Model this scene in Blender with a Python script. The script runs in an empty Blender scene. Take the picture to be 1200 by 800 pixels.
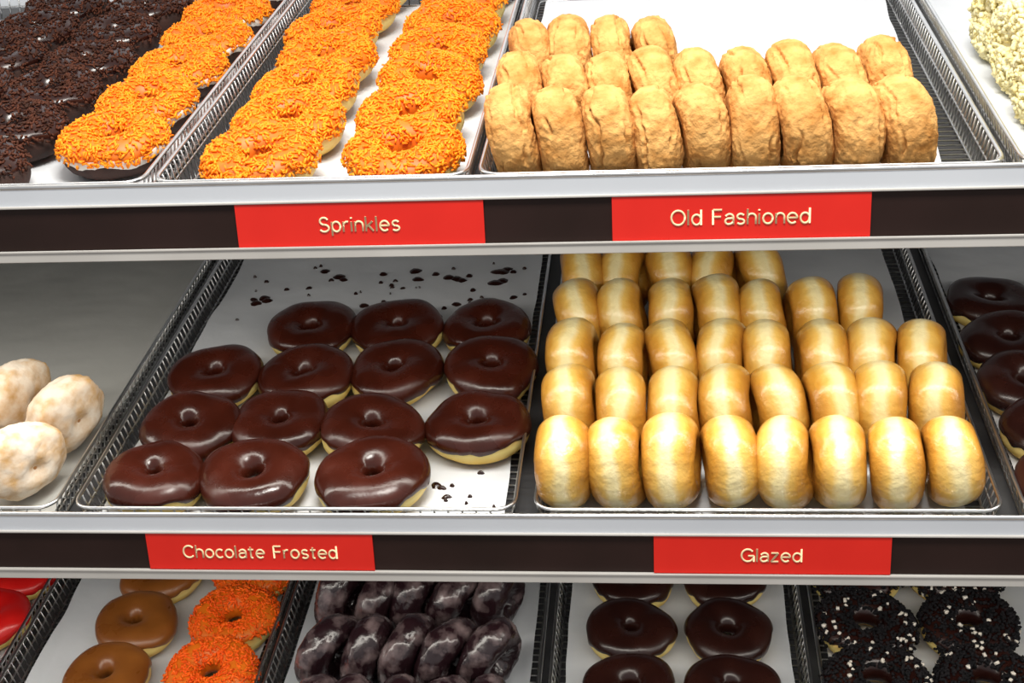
import bpy, math, random
from mathutils import Matrix, Vector, noise
random.seed(7)
D2R=math.radians
SL=D2R(10); CA,SA=math.cos(SL),math.sin(SL)
Z0={'top':1.346,'mid':1.05,'low':0.754}
DZ={'top':.009,'mid':.003,'low':.003}
FL=-0.022
scene=bpy.context.scene
col=scene.collection

# ---------------------------------------------------------------- materials
def newmat(name):
    m=bpy.data.materials.new(name); m.use_nodes=True
    nt=m.node_tree; b=nt.nodes['Principled BSDF']
    return m,nt,b
def setin(b,k,v):
    if k in b.inputs: b.inputs[k].default_value=v
def noisy(name,c1,c2,scale=60,rough=.5,bump=0.0,bscale=None,metal=0,coat=0,lo=.35,hi=.65,bdist=.002,detail=4,spec=.5,rvar=0):
    m,nt,b=newmat(name)
    tc=nt.nodes.new('ShaderNodeTexCoord')
    n=nt.nodes.new('ShaderNodeTexNoise'); n.inputs['Scale'].default_value=scale; n.inputs['Detail'].default_value=detail
    nt.links.new(tc.outputs['Object'],n.inputs['Vector'])
    r=nt.nodes.new('ShaderNodeValToRGB')
    r.color_ramp.elements[0].position=lo; r.color_ramp.elements[0].color=(*c1,1)
    r.color_ramp.elements[1].position=hi; r.color_ramp.elements[1].color=(*c2,1)
    nt.links.new(n.outputs['Fac'],r.inputs['Fac']); nt.links.new(r.outputs['Color'],b.inputs['Base Color'])
    setin(b,'Roughness',rough); setin(b,'Metallic',metal); setin(b,'Coat Weight',coat); setin(b,'Coat Roughness',.12)
    setin(b,'Specular IOR Level',spec)
    if rvar:
        mr=nt.nodes.new('ShaderNodeMapRange'); mr.inputs['From Min'].default_value=.3; mr.inputs['From Max'].default_value=.7
        mr.inputs['To Min'].default_value=rough; mr.inputs['To Max'].default_value=rough+rvar
        nt.links.new(n.outputs['Fac'],mr.inputs['Value']); nt.links.new(mr.outputs['Result'],b.inputs['Roughness'])
    if bump:
        n2=nt.nodes.new('ShaderNodeTexNoise'); n2.inputs['Scale'].default_value=bscale or scale; n2.inputs['Detail'].default_value=5
        nt.links.new(tc.outputs['Object'],n2.inputs['Vector'])
        bp=nt.nodes.new('ShaderNodeBump'); bp.inputs['Strength'].default_value=bump; bp.inputs['Distance'].default_value=bdist
        nt.links.new(n2.outputs['Fac'],bp.inputs['Height']); nt.links.new(bp.outputs['Normal'],b.inputs['Normal'])
    return m
def banded(name,H,stops,rough=.4,coat=0,namp=.25,nscale=40,bump=.2,bscale=200,bdist=.001,spec=.5):
    """dough colour varies through the thickness (fry line)"""
    m,nt,b=newmat(name)
    tc=nt.nodes.new('ShaderNodeTexCoord'); sp=nt.nodes.new('ShaderNodeSeparateXYZ')
    nt.links.new(tc.outputs['Object'],sp.inputs[0])
    mr=nt.nodes.new('ShaderNodeMapRange'); mr.inputs['From Max'].default_value=H
    nt.links.new(sp.outputs['Z'],mr.inputs['Value'])
    n=nt.nodes.new('ShaderNodeTexNoise'); n.inputs['Scale'].default_value=nscale; n.inputs['Detail'].default_value=4
    nt.links.new(tc.outputs['Object'],n.inputs['Vector'])
    ma=nt.nodes.new('ShaderNodeMath'); ma.operation='MULTIPLY_ADD'; ma.inputs[1].default_value=namp; 
    s=nt.nodes.new('ShaderNodeMath'); s.operation='SUBTRACT'; s.inputs[1].default_value=namp/2
    nt.links.new(n.outputs['Fac'],ma.inputs[0]); nt.links.new(mr.outputs['Result'],ma.inputs[2])
    nt.links.new(ma.outputs[0],s.inputs[0])
    r=nt.nodes.new('ShaderNodeValToRGB'); cr=r.color_ramp
    while len(cr.elements)<len(stops): cr.elements.new(.5)
    for e,(p,c) in zip(cr.elements,stops): e.position=p; e.color=(*c,1)
    nt.links.new(s.outputs[0],r.inputs['Fac']); nt.links.new(r.outputs['Color'],b.inputs['Base Color'])
    setin(b,'Roughness',rough); setin(b,'Coat Weight',coat); setin(b,'Coat Roughness',.2); setin(b,'Specular IOR Level',spec)
    n2=nt.nodes.new('ShaderNodeTexNoise'); n2.inputs['Scale'].default_value=bscale; n2.inputs['Detail'].default_value=4
    nt.links.new(tc.outputs['Object'],n2.inputs['Vector'])
    bp=nt.nodes.new('ShaderNodeBump'); bp.inputs['Strength'].default_value=bump; bp.inputs['Distance'].default_value=bdist
    nt.links.new(n2.outputs['Fac'],bp.inputs['Height']); nt.links.new(bp.outputs['Normal'],b.inputs['Normal'])
    return m
M={}
M['dough']=banded('yeast_dough',.031,[(0,(.50,.26,.05)),(.25,(.74,.50,.10)),(.5,(.86,.70,.25)),(.8,(.6,.33,.07))],.55)
M['glazed']=banded('glazed_dough',.0464,[(0,(.40,.16,.02)),(.16,(.62,.30,.04)),(.32,(.80,.50,.12)),(.44,(.92,.76,.37)),(.58,(.93,.79,.43)),(.70,(.80,.50,.12)),(.86,(.62,.30,.04)),(1,(.40,.16,.02))],.30,.45,.34,36,.7,75,.004,.4)
M['oldf']=noisy('old_fashioned_crust',(.46,.195,.042),(.74,.40,.13),60,.8,.9,180,lo=.3,hi=.62,bdist=.003,spec=.25)
M['choc']=noisy('chocolate_icing',(.032,.0058,.0028),(.058,.0100,.0046),26,.16,.28,50,lo=.3,hi=.7,bdist=.003,rvar=.20)
M['chocdark']=noisy('dark_chocolate_icing',(.016,.0045,.0035),(.027,.007,.0045),20,.20,.15,50,rvar=.12)
M['chocdough']=noisy('chocolate_cake',(.022,.009,.006),(.045,.016,.01),60,.8,.5,150)
M['white_icing']=noisy('white_icing',(.70,.64,.55),(.80,.74,.66),30,.45)
M['orange_icing']=noisy('orange_icing',(.62,.12,.002),(.74,.17,.004),50,.5)
M['orange_spr']=noisy('orange_sprinkles',(.95,.22,.002),(1.0,.32,.008),90,.5,lo=.4,hi=.6,spec=.3)
M['orange_spr_deep']=noisy('deep_orange_sprinkles',(.88,.09,.003),(1,.17,.006),90,.5,spec=.3)
M['brown_spr']=noisy('chocolate_sprinkles',(.030,.010,.005),(.09,.026,.012),90,.65,spec=.2)
M['black_crumb']=noisy('cookie_crumbs',(.005,.005,.006),(.014,.012,.014),90,.8,spec=.2)
M['coconut']=noisy('coconut_shreds',(.88,.76,.36),(.95,.88,.55),60,.7)
M['caramel']=noisy('caramel_icing',(.16,.048,.008),(.24,.08,.014),20,.25,.1,40,rvar=.1)
M['red']=noisy('red_icing',(.50,.006,.006),(.6,.012,.01),20,.25)
M['chocglaze']=noisy('glazed_chocolate_cake',(.016,.006,.008),(.26,.19,.19),45,.25,.6,80,coat=.4,lo=.50,hi=.85)
M['powder']=noisy('powdered_sugar_dough',(.66,.40,.17),(.87,.75,.61),48,.9,.5,140,lo=.36,hi=.60,spec=.2)
M['jelly']=noisy('jelly_filling',(.46,.20,.06),(.56,.28,.10),60,.4)
M['paper']=noisy('liner_paper',(.58,.60,.63),(.66,.68,.71),6,.75,.15,25,bdist=.01)
M['paper_shaded']=noisy('shaded_liner_paper',(.36,.36,.34),(.42,.42,.40),5,.75,.1,25,bdist=.01)  # same liner paper, with the left tray's shade put into its colour
M['wire']=noisy('chrome_wire',(.42,.42,.42),(.6,.6,.6),20,.3,metal=1)
M['rim']=noisy('chrome_rim',(.66,.66,.66),(.8,.8,.8),20,.28,metal=1)
M['lip']=noisy('white_enamel_steel',(.60,.63,.68),(.66,.69,.74),4,.35)
M['channel']=noisy('brushed_aluminium',(.50,.48,.45),(.58,.56,.53),8,.4)
M['brown']=noisy('brown_strip',(.018,.008,.006),(.025,.011,.009),12,.5,spec=.25)
M['base']=noisy('dark_shelf_pan',(.03,.03,.033),(.05,.05,.052),10,.5)
M['sign']=noisy('red_sign_card',(.76,.014,.006),(.84,.020,.009),10,.45)
M['text']=noisy('cream_lettering',(.95,.74,.42),(1.0,.82,.50),10,.5)
M['wall']=noisy('painted_wall',(.45,.43,.40),(.5,.48,.45),3,.8)
M['floor']=noisy('tile_floor',(.25,.2,.17),(.32,.27,.22),6,.4)

# ---------------------------------------------------------------- mesh helpers
class MB:
    def __init__(s): s.v=[];s.f=[];s.m=[];s.mats=[]
    def mi(s,mat):
        if mat not in s.mats: s.mats.append(mat)
        return s.mats.index(mat)
    def add(s,v,f,mat):
        o=len(s.v); k=s.mi(mat)
        s.v+= [tuple(x) for x in v]
        for q in f: s.f.append([o+i for i in q]); s.m.append(k)
    def mesh(s,name,smooth=True):
        me=bpy.data.meshes.new(name); me.from_pydata(s.v,[],s.f)
        for n in s.mats: me.materials.append(M[n])
        me.polygons.foreach_set('material_index',s.m)
        me.polygons.foreach_set('use_smooth',[smooth]*len(s.f))
        me.update(); return me
    def box(s,a,b,mat):
        x0,y0,z0=a;x1,y1,z1=b
        v=[(x0,y0,z0),(x1,y0,z0),(x1,y1,z0),(x0,y1,z0),(x0,y0,z1),(x1,y0,z1),(x1,y1,z1),(x0,y1,z1)]
        s.add(v,[(0,3,2,1),(4,5,6,7),(0,1,5,4),(1,2,6,5),(2,3,7,6),(3,0,4,7)],mat)
    def rod(s,p,q,r,mat,n=5):
        p=Vector(p);q=Vector(q);d=(q-p).normalized()
        a=d.orthogonal().normalized();b=d.cross(a)
        v=[]
        for c in (p,q):
            for i in range(n):
                t=2*math.pi*i/n; v.append(c+a*r*math.cos(t)+b*r*math.sin(t))
        f=[(i,(i+1)%n,n+(i+1)%n,n+i) for i in range(n)]+[tuple(range(n))[::-1],tuple(range(n,2*n))]
        s.add(v,f,mat)
    def tube(s,pts,r,mat,n=8,closed=True,up=(0,0,1)):
        N=len(pts); pts=[Vector(p) for p in pts]; v=[]
        for i,p in enumerate(pts):
            d=((pts[(i+1)%N]-pts[i-1]) if closed or 0<i<N-1 else (pts[min(i+1,N-1)]-pts[max(i-1,0)])).normalized()
            a=Vector(up); a=(a-d*a.dot(d)).normalized(); b=d.cross(a)
            for k in range(n):
                t=2*math.pi*k/n; v.append(p+a*r*math.cos(t)+b*r*math.sin(t))
        f=[]
        for i in range(N if closed else N-1):
            j=(i+1)%N
            for k in range(n): f.append((i*n+k,i*n+(k+1)%n,j*n+(k+1)%n,j*n+k))
        if not closed: f+= [tuple(range(n)),tuple(range((N-1)*n,N*n))]
        s.add(v,f,mat)
def obj(name,me,mat=None,parent=None):
    o=bpy.data.objects.new(name,me); col.objects.link(o)
    if parent: o.parent=parent
    if mat is not None: o.matrix_world=mat
    return o

def nz(p,sc,seed): return noise.noise(Vector(p)*sc+Vector((seed*7.3,seed*3.1,seed*5.7)))
class Ring:
    """parametric doughnut body"""
    def __init__(s,R,rh,rv,seed,amp=.06,freq=28,oval=.03,groove=0,ex=1.0,ez=1.0,edge0=-6):
        s.R,s.rh,s.rv,s.seed,s.amp,s.freq,s.groove=R,rh,rv,seed,amp,freq,groove
        s.oval=oval; s.ph=seed*1.7; s.ex=ex; s.ez=ez; s.e0=D2R(edge0)
    def pt(s,th,ph,off=0):
        c,sn=math.cos(ph),math.sin(ph)
        base=(math.cos(th)*(s.R+s.rh*c),math.sin(th)*(s.R+s.rh*c),s.rv*sn)
        k=1+s.amp*2*nz(base,s.freq,s.seed)
        if s.groove:
            for q,wd in ((1,.085),(-1,.075)):
                gp=D2R(34)*q+.35*nz((math.cos(th),math.sin(th),q),1.6,s.seed+4)+.14*nz((math.cos(th),math.sin(th),q),9,s.seed+5)
                pw=ph if ph<math.pi else ph-2*math.pi
                st=max(0,min(1,.35+2.2*nz((math.cos(th),math.sin(th),q*3),1.9,s.seed+9)))
                x=(pw-gp)/wd
                k+=s.groove*st*(-math.exp(-x*x)+.30*math.exp(-((abs(x)-2.0)/1.1)**2))
            k+=.045*nz(base,95,s.seed)+.05*nz(base,250,s.seed)
        cc=abs(c)**s.ex*(1 if c>0 else -1); ss=abs(sn)**s.ez*(1 if sn>0 else -1)
        rad=s.R+(s.rh*k)*cc+off*c
        o=1+s.oval*math.cos(2*th+s.ph)+s.oval*.5*math.cos(3*th+s.ph*2)
        z=s.rv+(s.rv*k*ss)+off*sn
        z=max(z,.0006)
        return Vector((math.cos(th)*rad*o,math.sin(th)*rad*o,z))
    def body(s,mb,mat,nu=64,nv=28):
        v=[s.pt(2*math.pi*i/nu,2*math.pi*j/nv) for i in range(nu) for j in range(nv)]
        f=[(i*nv+j,((i+1)%nu)*nv+j,((i+1)%nu)*nv+(j+1)%nv,i*nv+(j+1)%nv) for i in range(nu) for j in range(nv)]
        mb.add(v,f,mat)
    def edge(s,th): return s.e0+.42*nz((math.cos(th),math.sin(th),0),1.6,s.seed+2)+.22*nz((math.cos(th),math.sin(th),0),4,s.seed+3)
    def ice(s,mb,mat,th_=.0022,nu=96,nv=26,shift=0):
        v=[]
        for i in range(nu):
            th=2*math.pi*i/nu; p0=s.edge(th)+shift; p1=D2R(205)-shift
            for j in range(nv+1):
                t=j/nv; ph=p0+(p1-p0)*t
                e=min(1,t/.10,(1-t)/.08); off=-.0006+(th_+.0006)*math.sqrt(max(0,1-(1-e)**2))
                v.append(s.pt(th,ph,off))
        w=nv+1
        f=[(i*w+j,((i+1)%nu)*w+j,((i+1)%nu)*w+j+1,i*w+j+1) for i in range(nu) for j in range(nv)]
        mb.add(v,f,mat)
    def bits(s,mb,mat,n,L,r,off=.0022,lift=.5,rnd=None,phmax=150,shift=-.05,full=False,gate=None):
        rnd=rnd or random
        for _ in range(n):
            while True:
                th=rnd.random()*2*math.pi
                ph=rnd.random()*2*math.pi if full else D2R(-15)+(D2R(phmax)+D2R(15))*rnd.random()
                if rnd.random()> (s.R+s.rh*math.cos(ph))/(s.R+s.rh): continue
                if not full and ph<s.edge(th)+shift: continue
                if gate and nz((math.cos(th),math.sin(th),math.cos(ph)),gate,s.seed+20)<.12: continue
                break
            p=s.pt(th,ph,off); nrm=Vector((math.cos(th)*math.cos(ph),math.sin(th)*math.cos(ph),math.sin(ph)))
            d=Vector((rnd.gauss(0,1),rnd.gauss(0,1),rnd.gauss(0,1))); d-=nrm*d.dot(nrm)*(1-lift); d.normalize()
            l=L*(.6+.6*rnd.random()); c=p+nrm*r*.5*rnd.random()*3
            mb.rod(c-d*l/2,c+d*l/2,r*(.8+.5*rnd.random()),mat,4)

def variants(kind,n,fn):
    out=[]
    for i in range(n):
        mb=MB(); fn(mb,i+1+len(kind)*3); out.append(mb.mesh(kind))
    return out
def flatring(sd,e0=-2): return Ring(.0278,.0192,.0155,sd,.09,30,.045,ex=.9,ez=.82,edge0=e0)
def frosted(icing,dough='dough'):
    def fn(mb,sd):
        r=flatring(sd); r.body(mb,dough); r.ice(mb,icing)
    return fn
def sprinkled(icing,dough,spr,n,L,rr,lift=.35,under=None):
    def fn(mb,sd):
        r=Ring(.0302,.0170,.0165,sd,.05,ex=.95,ez=.9,edge0=14 if not under else -8); r.body(mb,dough,48,20)
        sh=0
        if under: r.ice(mb,under,.0016,nu=64,nv=18); sh=.32
        r.ice(mb,icing,nu=64,nv=18,shift=sh)
        rnd=random.Random(sd); r.bits(mb,spr,n,L,rr,rnd=rnd,lift=lift,shift=sh-.12,phmax=158)
    return fn
def f_glazed(mb,sd): Ring(.0230,.0180,.0234,sd,.08,26,.03).body(mb,'glazed',72,36)
def f_old(mb,sd): Ring(.0228,.0183,.0193,sd,.065,32,.04,groove=.20).body(mb,'oldf',150,100)
def f_cchoc(mb,sd): Ring(.0240,.0170,.0175,sd,.09,35,.03,groove=.07).body(mb,'chocglaze',90,50)
def f_cookie(mb,sd):
    r=Ring(.0300,.0168,.0160,sd,.05,edge0=8); r.body(mb,'dough',48,20); r.ice(mb,'chocdark',nu=64,nv=18)
    rnd=random.Random(sd); r.bits(mb,'black_crumb',900,.0032,.0015,rnd=rnd,lift=.7,phmax=140); r.bits(mb,'white_icing',34,.0038,.0018,off=.0026,rnd=rnd,lift=.3,gate=1.3,phmax=140)
def f_coco(mb,sd):
    r=Ring(.0250,.0180,.0190,sd,.05); r.body(mb,'coconut',48,20)
    r.bits(mb,'coconut',1300,.008,.0022,off=.001,rnd=random.Random(sd),lift=.6,full=True)
def f_powder(mb,sd):
    nu,nv=56,36; v=[]
    for i in range(nu):
        for j in range(nv+1):
            th=2*math.pi*i/nu; ph=math.pi*j/nv-math.pi/2
            c=math.cos(ph); sn=math.sin(ph)
            k=1+.12*nz((math.cos(th)*c,math.sin(th)*c,sn),1.6,sd)+.04*nz((math.cos(th)*c,math.sin(th)*c,sn),6,sd)
            rad=.044*abs(c)**.75*k; z=.023+.023*k*(abs(sn)**.9)*(1 if sn>0 else -1)
            z-= .006*math.exp(-(rad/.009)**2)*(1 if sn>0 else 0)
            v.append((rad*math.cos(th),rad*math.sin(th)*.88,max(z,.001)))
    w=nv+1
    f=[(i*w+j,((i+1)%nu)*w+j,((i+1)%nu)*w+j+1,i*w+j+1) for i in range(nu) for j in range(nv)]
    mb.add(v,f,'powder')
    n=14; jv=[(0,0,.0425)]
    for i in range(n):
        t=2*math.pi*i/n; q=.0045*(1+.3*nz((math.cos(t),math.sin(t),0),2,sd)); jv.append((q*math.cos(t),q*math.sin(t),.0405))
    mb.add(jv,[(0,1+i,1+(i+1)%n) for i in range(n)],'jelly')

V={
 'chocolate_frosted_donut':variants('chocolate_frosted_donut',6,frosted('choc')),
 'dark_chocolate_donut':variants('dark_chocolate_donut',3,frosted('chocdark')),
 'caramel_frosted_donut':variants('caramel_frosted_donut',2,frosted('caramel')),
 'red_frosted_donut':variants('red_frosted_donut',1,frosted('red')),
 'orange_sprinkle_donut':variants('orange_sprinkle_donut',4,sprinkled('orange_icing','dough','orange_spr',900,.0056,.00095)),
 'orange_sprinkle_chocolate_donut':variants('orange_sprinkle_chocolate_donut',3,sprinkled('orange_icing','chocdough','orange_spr',900,.0056,.00095,under='white_icing')),
 'deep_orange_sprinkle_donut':variants('deep_orange_sprinkle_donut',2,sprinkled('orange_icing','dough','orange_spr_deep',850,.0056,.00095)),
 'chocolate_sprinkle_donut':variants('chocolate_sprinkle_donut',3,sprinkled('chocdark','chocdough','brown_spr',650,.0042,.0010)),
 'coconut_donut':variants('coconut_donut',2,f_coco),
 'glazed_donut':variants('glazed_donut',8,f_glazed),
 'old_fashioned_donut':variants('old_fashioned_donut',8,f_old),
 'glazed_chocolate_donut':variants('glazed_chocolate_donut',4,f_cchoc),
 'cookie_crumb_donut':variants('cookie_crumb_donut',3,f_cookie),
 'powdered_jelly_donut':variants('powdered_jelly_donut',3,f_powder),
}
def frame(tier,X,s,h):
    return Matrix.Translation((X,s*CA-h*SA,Z0[tier]+s*SA+h*CA))@Matrix.Rotation(SL,4,'X')
def flat(kind,tier,X,s,h=FL+.0012,tilt=0,roll=0,scale=1,v=None):
    me=V[kind][random.randrange(len(V[kind])) if v is None else v]
    h=h+.046*scale*max(0,abs(math.sin(D2R(tilt)))*.8)
    m=frame(tier,X,s,h)@Matrix.Rotation(D2R(tilt),4,'X')@Matrix.Rotation(D2R(roll),4,'Y')@Matrix.Rotation(random.random()*6.28,4,'Z')@Matrix.Scale(scale,4)
    return obj(kind,me,m)
def stand(kind,tier,X,s,H,Rout,yaw=0,lean=0,scale=1,h=FL+.0012,spin=None):
    me=random.choice(V[kind])
    sp=random.random()*6.28 if spin is None else spin
    m=frame(tier,X,s,h+Rout*scale)@Matrix.Rotation(D2R(yaw),4,'Z')@Matrix.Rotation(D2R(90+lean),4,'Y')@Matrix.Rotation(sp,4,'Z')@Matrix.Scale(scale,4)@Matrix.Translation((0,0,-H/2))
    return obj(kind,me,m)
def J(a): return random.uniform(-a,a)

# ---------------------------------------------------------------- shelving unit
unit=bpy.data.objects.new('display_shelving_unit',None); col.objects.link(unit)
XL,XR=-1.15,1.15
def shelf(tier):
    z=Z0[tier]
    mb=MB()
    hb=FL-.0055
    def P(s,h): return (s*CA-h*SA, z+s*SA+h*CA)
    a=P(-.004,hb);b=P(.66,hb);c=P(.66,hb-.006);d=P(-.004,hb-.006)
    v=[(x,y,zz) for x in (XL,XR) for (y,zz) in (a,b,c,d)]
    mb.add(v,[(0,1,2,3),(7,6,5,4),(0,4,5,1),(1,5,6,2),(2,6,7,3),(3,7,4,0)],'base')
    obj('shelf_pan_'+tier,mb.mesh('shelf_pan_'+tier,False),parent=unit)
    mb=MB(); z+=DZ[tier]; y=.002
    mb.box((XL,y-.012,z-.019),(XR,y-.008,z-.0035),'lip')
    mb.tube([(XL,y-.0105,z-.002),(XR,y-.0105,z-.002)],.0024,'rim',10,False)
    mb.box((XL,y-.008,z-.0655),(XR,y-.006,z-.0035),'base')
    mb.box((XL,y-.0115,z-.0565),(XR,y-.008,z-.019),'brown')
    mb.box((XL,y-.0145,z-.0195),(XR,y-.008,z-.0175),'channel')
    mb.box((XL,y-.0155,z-.0655),(XR,y-.003,z-.0565),'channel')
    mb.box((XL,y-.0165,z-.0575),(XR,y-.0150,z-.0553),'channel')
    o=obj('front_rail_'+tier,mb.mesh('front_rail_'+tier,False),parent=unit)
    bv=o.modifiers.new('b','BEVEL'); bv.width=.0006; bv.segments=2; bv.limit_method='ANGLE'
for t in Z0: shelf(t)
mb=MB()
mb.box((XL-.03,-.01,0),(XL,.70,2.0),'lip'); mb.box((XR,-.01,0),(XR+.03,.70,2.0),'lip')
mb.box((XL,.665,.2),(XR,.68,2.0),'lip')
mb.box((XL,0,.0),(XR,.68,.30),'lip')
obj('cabinet_body',mb.mesh('cabinet_body',False),parent=unit)

# ---------------------------------------------------------------- wire baskets with liners
def basket(tier,x0,x1,paper='paper',px=None,sl=.60,seed=1):
    par=bpy.data.objects.new('wire_basket_tray',None); col.objects.link(par); par.matrix_world=frame(tier,0,0,0)
    def add(name,me):
        o=bpy.data.objects.new(name,me); col.objects.link(o); o.parent=par; return o
    mb=MB(); rim={'top':.008,'mid':.004,'low':.004}[tier]; y0,y1=-.0010,sl; c=.016
    def loop(a,b,ya,yb,h,c):
        pts=[]
        for cx,cy,st in ((b-c,yb-c,0),(a+c,yb-c,90),(a+c,ya+c,180),(b-c,ya+c,270)):
            for k in range(6):
                t=D2R(st+k*18); pts.append((cx+c*math.cos(t),cy+c*math.sin(t),h))
        return pts
    mb.tube(loop(x0,x1,y0,y1,rim,c),.0018,'rim')
    i=.006; fh=FL-.0028
    mb.tube(loop(x0+i/2,x1-i/2,y0+i/2,y1-i/2,(rim+fh)/2,c),.0010,'wire',6)
    mb.tube(loop(x0+i,x1-i,y0+i,y1-i,fh,c*.8),.0014,'wire',6)
    y=y0+.012
    while y<y1-.01:
        pts=[(x0,y,rim),(x0+i,y,fh),(x1-i,y,fh),(x1,y,rim)]
        for a,b in zip(pts,pts[1:]): mb.rod(a,b,.00095,'wire')
        y+=.0105
    x=x0+.02
    while x<x1-.01:
        for a,b in (((x,y0,rim),(x,y0+i,fh)),((x,y1,rim),(x,y1-i,fh))): mb.rod(a,b,.00095,'wire')
        x+=.0125
    for q in range(1,6):
        xx=x0+(x1-x0)*q/6; mb.rod((xx,y0+i,fh-.001),(xx,y1-i,fh-.001),.0014,'wire')
    add('wire_frame',mb.mesh('wire_frame'))
    pa=px or (x0+.013,x0+.013,x1-.013,x1-.013)
    nx,ny=60,100; v=[]
    for j in range(ny+1):
        for k in range(nx+1):
            t=j/ny; L=pa[0]+(pa[1]-pa[0])*t; R_=pa[3]+(pa[2]-pa[3])*t
            x=L+(R_-L)*k/nx; y=.006+(sl-.020)*t
            e=min(k,nx-k)/nx
            hh=FL-.0010+.0014*nz((x,y,0),14,seed)+ .0014*abs(nz((x,y,3),30,seed))
            if e<.05: hh+=(.05-e)*.12*(.5+nz((x,y,9),9,seed))
            if e==0: x+=.002*nz((0,y,5),20,seed)
            v.append((x,y,max(hh,FL-.0022)))
    w=nx+1
    f=[(j*w+k,j*w+k+1,(j+1)*w+k+1,(j+1)*w+k) for j in range(ny) for k in range(nx)]
    mb=MB(); mb.add(v,f,paper); add('liner_paper',mb.mesh('liner_paper'))
    return par
basket('mid',-.84,-.432,'paper_shaded',seed=2)
basket('mid',-.413,-.009,seed=3)
basket('mid',.009,.407,px=(.02,.02,.385,.385),seed=4)
basket('mid',.426,.83,seed=5)
basket('top',-.72,-.306,seed=6)
basket('top',-.295,-.034,px=(-.265,-.272,-.045,-.045),seed=7)
basket('top',-.024,.386,px=(-.014,-.010,.375,.350),seed=8)
basket('top',.400,.80,seed=9)
for k,(a,b) in enumerate([(-.88,-.602),(-.592,-.310),(-.300,-.008),(.003,.270),(.282,.56),(.57,.85)]):
    basket('low',a,b,seed=10+k)

# ---------------------------------------------------------------- doughnuts: mid shelf
for s,xs in ((.0545,(-.351,-.254,-.150)),(.141,(-.346,-.255,-.157,-.060)),(.236,(-.344,-.249,-.157,-.058)),(.326,(-.264,-.163,-.066))):
    for x in xs:
        sc=1.09 if (s<.06 and x>-.2) else 1.04+J(.03)
        flat('chocolate_frosted_donut','mid',x+J(.005),s+(J(.002) if s<.06 else J(.007)),tilt=random.uniform(0,8),roll=J(6),scale=sc)
H,RO=.0468,.0410
rows=[(.047,8,.034,.0483),(.134,8,.035,.0482),(.223,8,.034,.0485),(.314,7,.034,.0487),(.400,5,.034,.0487)]
for s,n,x0,dx in rows:
    for i in range(n):
        stand('glazed_donut','mid',x0+i*dx+J(.002),s+(J(.002) if s<.05 else J(.005)),H,RO,yaw=J(12),lean=-6+J(4),scale=1.01+J(.025))
for (x,s,yw) in ((-.478,.052,-32),(-.466,.130,-26),(-.560,.060,-50),(-.530,.165,-12),(-.605,.17,-30)):
    stand('powdered_jelly_donut','mid',x,s,.046,.041,yaw=yw,lean=8,spin=1.57+J(.3))
for s in (.047,.128,.210,.292,.375):
    flat('dark_chocolate_donut','mid',.477+J(.003),s,tilt=J(3)); 
    flat('dark_chocolate_donut','mid',.575+J(.003),s+.01,tilt=J(3))
# icing drips left on the paper
mb=MB(); rnd=random.Random(3)
drips=[(-.357,.435,.0035),(-.350,.447,.003),(-.345,.441,.0028),(-.362,.443,.002),(-.269,.50,.0035),(-.262,.492,.002),(-.176,.512,.0035),(-.170,.49,.003),(-.150,.503,.0022),(-.132,.494,.003),(-.122,.490,.0035),(-.116,.486,.0025),(-.108,.497,.002),(-.074,.478,.004),(-.066,.483,.003),(-.072,.506,.0045),(-.064,.512,.003),(-.20,.475,.0015),(-.24,.455,.0015),(-.10,.46,.0018),(-.32,.40,.002),(-.05,.44,.0022),(-.30,.47,.002),(-.215,.505,.0022),(-.09,.07,.0028),(-.084,.066,.0018),(-.078,.052,.002),(-.05,.09,.0014),(-.385,.12,.0018),(-.38,.30,.002),(-.225,.425,.0022),(-.115,.425,.0024),(-.29,.515,.0024)]
for _ in range(40): drips.append((rnd.uniform(-.38,-.03),rnd.uniform(.36,.53),rnd.uniform(.0006,.0017)))
for _ in range(6): drips.append((rnd.uniform(-.10,-.03),rnd.uniform(.02,.09),rnd.uniform(.0006,.0013)))
for (x,s,r) in drips:
    n=12; v=[(x,s,FL+.0022)]; r*=1.25
    for q in (1,2):
        for i in range(n):
            t=2*math.pi*i/n; k=r*(q/2)*1.5*(1+.5*noise.noise(Vector((math.cos(t)+x*90,math.sin(t),s*90))))
            v.append((x+k*math.cos(t)*1.25,s+k*math.sin(t),FL+(.0018 if q==1 else -.0008)))
    f=[(0,1+i,1+(i+1)%n) for i in range(n)]+[(1+i,1+n+i,1+n+(i+1)%n,1+(i+1)%n) for i in range(n)]
    mb.add(v,f,'chocdark')
obj('chocolate_icing_drips',mb.mesh('drips'),frame('mid',0,0,0))

# ---------------------------------------------------------------- top shelf
for i in range(7):
    flat('orange_sprinkle_donut','top',-.214-.001*i+J(.005),.052+i*.087,tilt=8+J(2),roll=J(5),scale=1.02)
    flat('orange_sprinkle_donut','top',-.096+J(.005),.054+i*.088,tilt=8+J(2),roll=J(5),scale=1.02)
for i in range(6):
    flat('orange_sprinkle_chocolate_donut','top',-.366+J(.002),.106+i*.097,tilt=4+J(2))
    flat('chocolate_sprinkle_donut','top',-.474+J(.003),.050+i*.095,tilt=3+J(3))
    flat('chocolate_sprinkle_donut','top',-.578+J(.003),.06+i*.097,tilt=3+J(3))
H,RO=.0386,.0411
for s,n in ((.046,9),(.138,9),(.242,4)):
    for i in range(n):
        stand('old_fashioned_donut','top',.0010+i*.0389+J(.0012),s+(J(.002) if s<.05 else J(.004)),H,RO,yaw=9+J(6),lean=(-9 if i<5 else -4)+J(3),scale=1.0+J(.03))
for i in range(4):
    stand('coconut_donut','top',.456,.055+i*.09,.038,.044,yaw=10,lean=5)
    stand('coconut_donut','top',.512,.055+i*.09,.038,.044,yaw=5,lean=5)

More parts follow.
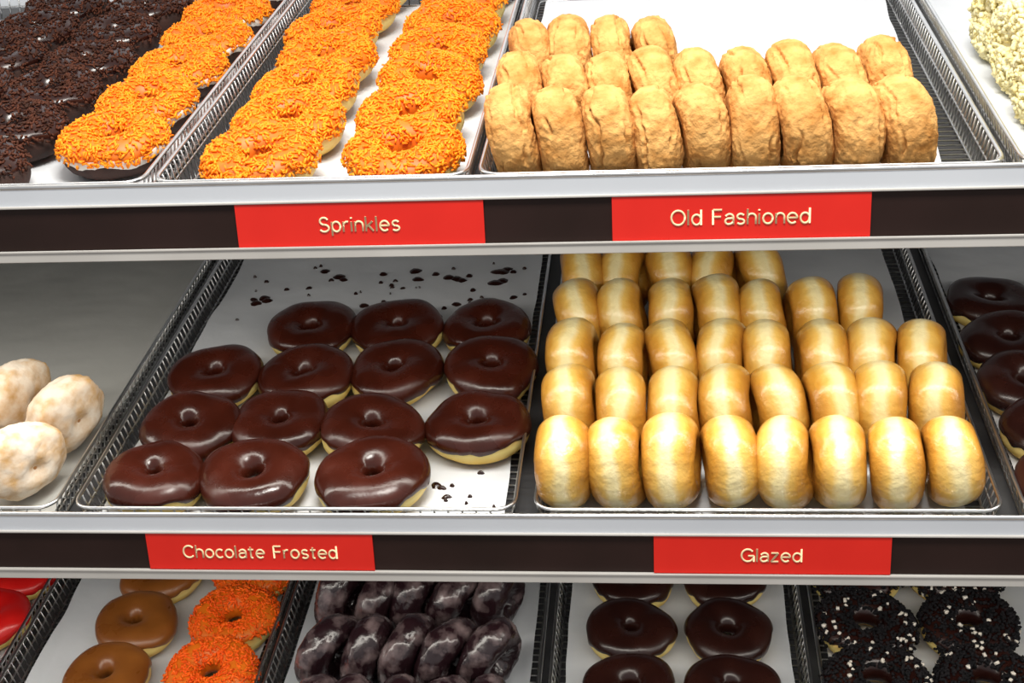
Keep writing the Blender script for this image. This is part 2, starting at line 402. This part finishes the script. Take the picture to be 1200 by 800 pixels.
# ---------------------------------------------------------------- lower shelf
for s in (.05,.14,.228,.315): flat('red_frosted_donut','low',-.652,s+J(.003)); flat('red_frosted_donut','low',-.755,s+J(.003))
for s in (.058,.142,.228,.315,.402):
    i=round((s-.058)/.086)+1
    flat('caramel_frosted_donut','low',-.488+.005*i,s); flat('deep_orange_sprinkle_donut','low',-.366+.002*i,s+.005,tilt=5)
    flat('dark_chocolate_donut','low',.085,s-.002); flat('dark_chocolate_donut','low',.190,s-.002)
    flat('cookie_crumb_donut','low',.337,s+.008,scale=1.06); flat('cookie_crumb_donut','low',.445,s+.010,scale=1.06)
for s in (.070,.158,.246,.334):
    for i in range(5):
        stand('glazed_chocolate_donut','low',-.236+i*.0438+J(.003),s+J(.004),.035,.042,yaw=-24+J(12),lean=10+J(6),scale=1.05)

# ---------------------------------------------------------------- signs (mono-line engraved lettering)
def Arc(cx,cy,rx,ry,a0,a1):
    n=max(4,int(abs(a1-a0)/15)); return [(cx+rx*math.cos(D2R(a0+(a1-a0)*k/n)),cy+ry*math.sin(D2R(a0+(a1-a0)*k/n))) for k in range(n+1)]
G={
'o':(.6,[Arc(.3,.35,.3,.35,0,360)]),
'c':(.52,[Arc(.3,.35,.3,.35,48,312)]),
'e':(.6,[[(0.01,.37),(.6,.37)]+Arc(.3,.35,.3,.35,6,315)]),
'a':(.52,[[(.04,.56)]+Arc(.28,.46,.24,.24,135,0)+[(.52,0)],[(.52,.42),(.25,.40)]+Arc(.21,.2,.2,.2,90,270)+[(.36,.03),(.52,.16)]]),
'd':(.57,[Arc(.28,.35,.28,.35,0,360),[(.57,0),(.57,1.04)]]),
'p':(.57,[Arc(.29,.35,.28,.35,0,360),[(0,.7),(0,-.28)]]),
'r':(.34,[[(0,.7),(0,0)],Arc(.26,.40,.26,.29,180,72)]),
'i':(.04,[[(0,.7),(0,0)],[(0,.93),(0,1.0)]]),
'l':(.04,[[(0,1.04),(0,0)]]),
'n':(.52,[[(0,.7),(0,0)],Arc(.26,.44,.26,.26,180,0)+[(.52,0)]]),
'h':(.52,[[(0,1.04),(0,0)],Arc(.26,.44,.26,.26,180,0)+[(.52,0)]]),
'k':(.5,[[(0,1.04),(0,0)],[(.45,.7),(0,.27)],[(.16,.42),(.5,0)]]),
's':(.48,[Arc(.25,.52,.21,.18,30,270)+Arc(.25,.17,.23,.17,90,-150)]),
'S':(.64,[Arc(.32,.75,.27,.25,25,270)+Arc(.32,.25,.31,.25,90,-155)]),
't':(.4,[[(.18,.93),(.18,.14)]+Arc(.30,.12,.12,.12,180,290),[(0,.7),(.40,.7)]]),
'z':(.5,[[(0,.7),(.49,.7)],[(.49,.7),(0,0)],[(0,0),(.5,0)]]),
'F':(.56,[[(0,0),(0,1)],[(0,1),(.56,1)],[(0,.52),(.5,.52)]]),
'O':(.86,[Arc(.43,.5,.43,.5,0,360)]),
'C':(.78,[Arc(.43,.5,.43,.5,42,318)]),
'G':(.86,[Arc(.43,.5,.43,.5,42,350),[(.86,0.0),(.86,.46)],[(.86,.46),(.46,.46)]]),
}
def sign(tier,xc,txt,w,tw,name):
    z=Z0[tier]+DZ[tier]; par=bpy.data.objects.new(name,None); col.objects.link(par); par.location=(xc,-.0105,z-.0378)
    mb=MB(); mb.box((-w/2,-.0009,-.0180),(w/2,.0009,.0180),'sign')
    o=bpy.data.objects.new('card',mb.mesh('card',False)); col.objects.link(o); o.parent=par
    gap=.21; sp=.55; tot=sum((sp if c==' ' else G[c][0]+gap) for c in txt)-gap
    k=tw/tot; capz=.0118; x=-tw/2; mb=MB()
    for c in txt:
        if c==' ': x+=sp*k; continue
        wd,st=G[c]
        for path in st: mb.tube([(x+px*k,-.0010,(py-.5)*capz) for px,py in path],.00086,'text',8,False,up=(0,1,0))
        x+=(wd+gap)*k
    t=bpy.data.objects.new('lettering',mb.mesh('lettering')); col.objects.link(t); t.parent=par
sign('top',-.123,'Sprinkles',.205,.066,'sprinkles_sign')
sign('top',.1835,'Old Fashioned',.202,.108,'old_fashioned_sign')
sign('mid',-.240,'Chocolate Frosted',.208,.141,'chocolate_frosted_sign')
sign('mid',.2135,'Glazed',.202,.051,'glazed_sign')

# ---------------------------------------------------------------- room
mb=MB(); mb.box((-3,-3,-.05),(3,1.0,0),'floor'); obj('floor',mb.mesh('floor',False))
mb=MB(); mb.box((-3,.75,0),(3,.85,3),'wall'); obj('wall_back',mb.mesh('wall_back',False))

# ---------------------------------------------------------------- light
def area(name,loc,rot,sx,sy,e,c=(1,1,1)):
    l=bpy.data.lights.new(name,'AREA'); l.shape='RECTANGLE'; l.size=sx; l.size_y=sy; l.energy=e; l.color=c
    o=bpy.data.objects.new(name,l); col.objects.link(o); o.location=loc; o.rotation_euler=rot
area('ceiling_light',(.1,-.60,2.75),(D2R(18),0,0),.7,.35,39,(1,.97,.90))
area('under_shelf_light_mid',(0,.035,Z0['top']-.058),(D2R(12),0,0),2.1,.03,3.5,(1,.95,.86))
area('under_shelf_light_low',(0,.035,Z0['mid']-.064),(D2R(12),0,0),2.1,.03,2.6,(1,.95,.86))
area('top_tier_fill_light',(0,.035,Z0['top']+.30),(D2R(12),0,0),2.1,.03,3,(1,.95,.86))  # unseen strip added to light the top tier, no shelf above it
w=bpy.data.worlds.new('World'); scene.world=w; w.use_nodes=True
bg=w.node_tree.nodes['Background']; bg.inputs[0].default_value=(.97,.97,.98,1); bg.inputs[1].default_value=.50

# ---------------------------------------------------------------- camera
th,ps,ro=D2R(20),D2R(6.5),D2R(2.8)
F=Vector((-math.sin(ps)*math.cos(th),math.cos(ps)*math.cos(th),-math.sin(th)))
R0=Vector((math.cos(ps),math.sin(ps),0)); U0=R0.cross(F)
R=R0*math.cos(ro)-U0*math.sin(ro); U=R0*math.sin(ro)+U0*math.cos(ro)
cam=bpy.data.cameras.new('camera'); co=bpy.data.objects.new('camera',cam); col.objects.link(co)
cam.lens=48; cam.sensor_width=36; cam.clip_start=.05
co.matrix_world=Matrix(((R.x,U.x,-F.x,.118),(R.y,U.y,-F.y,-1.070),(R.z,U.z,-F.z,1.602),(0,0,0,1)))
scene.camera=co
try:
    scene.view_settings.view_transform='Standard'; scene.view_settings.look='None'
except Exception as e: print(e)
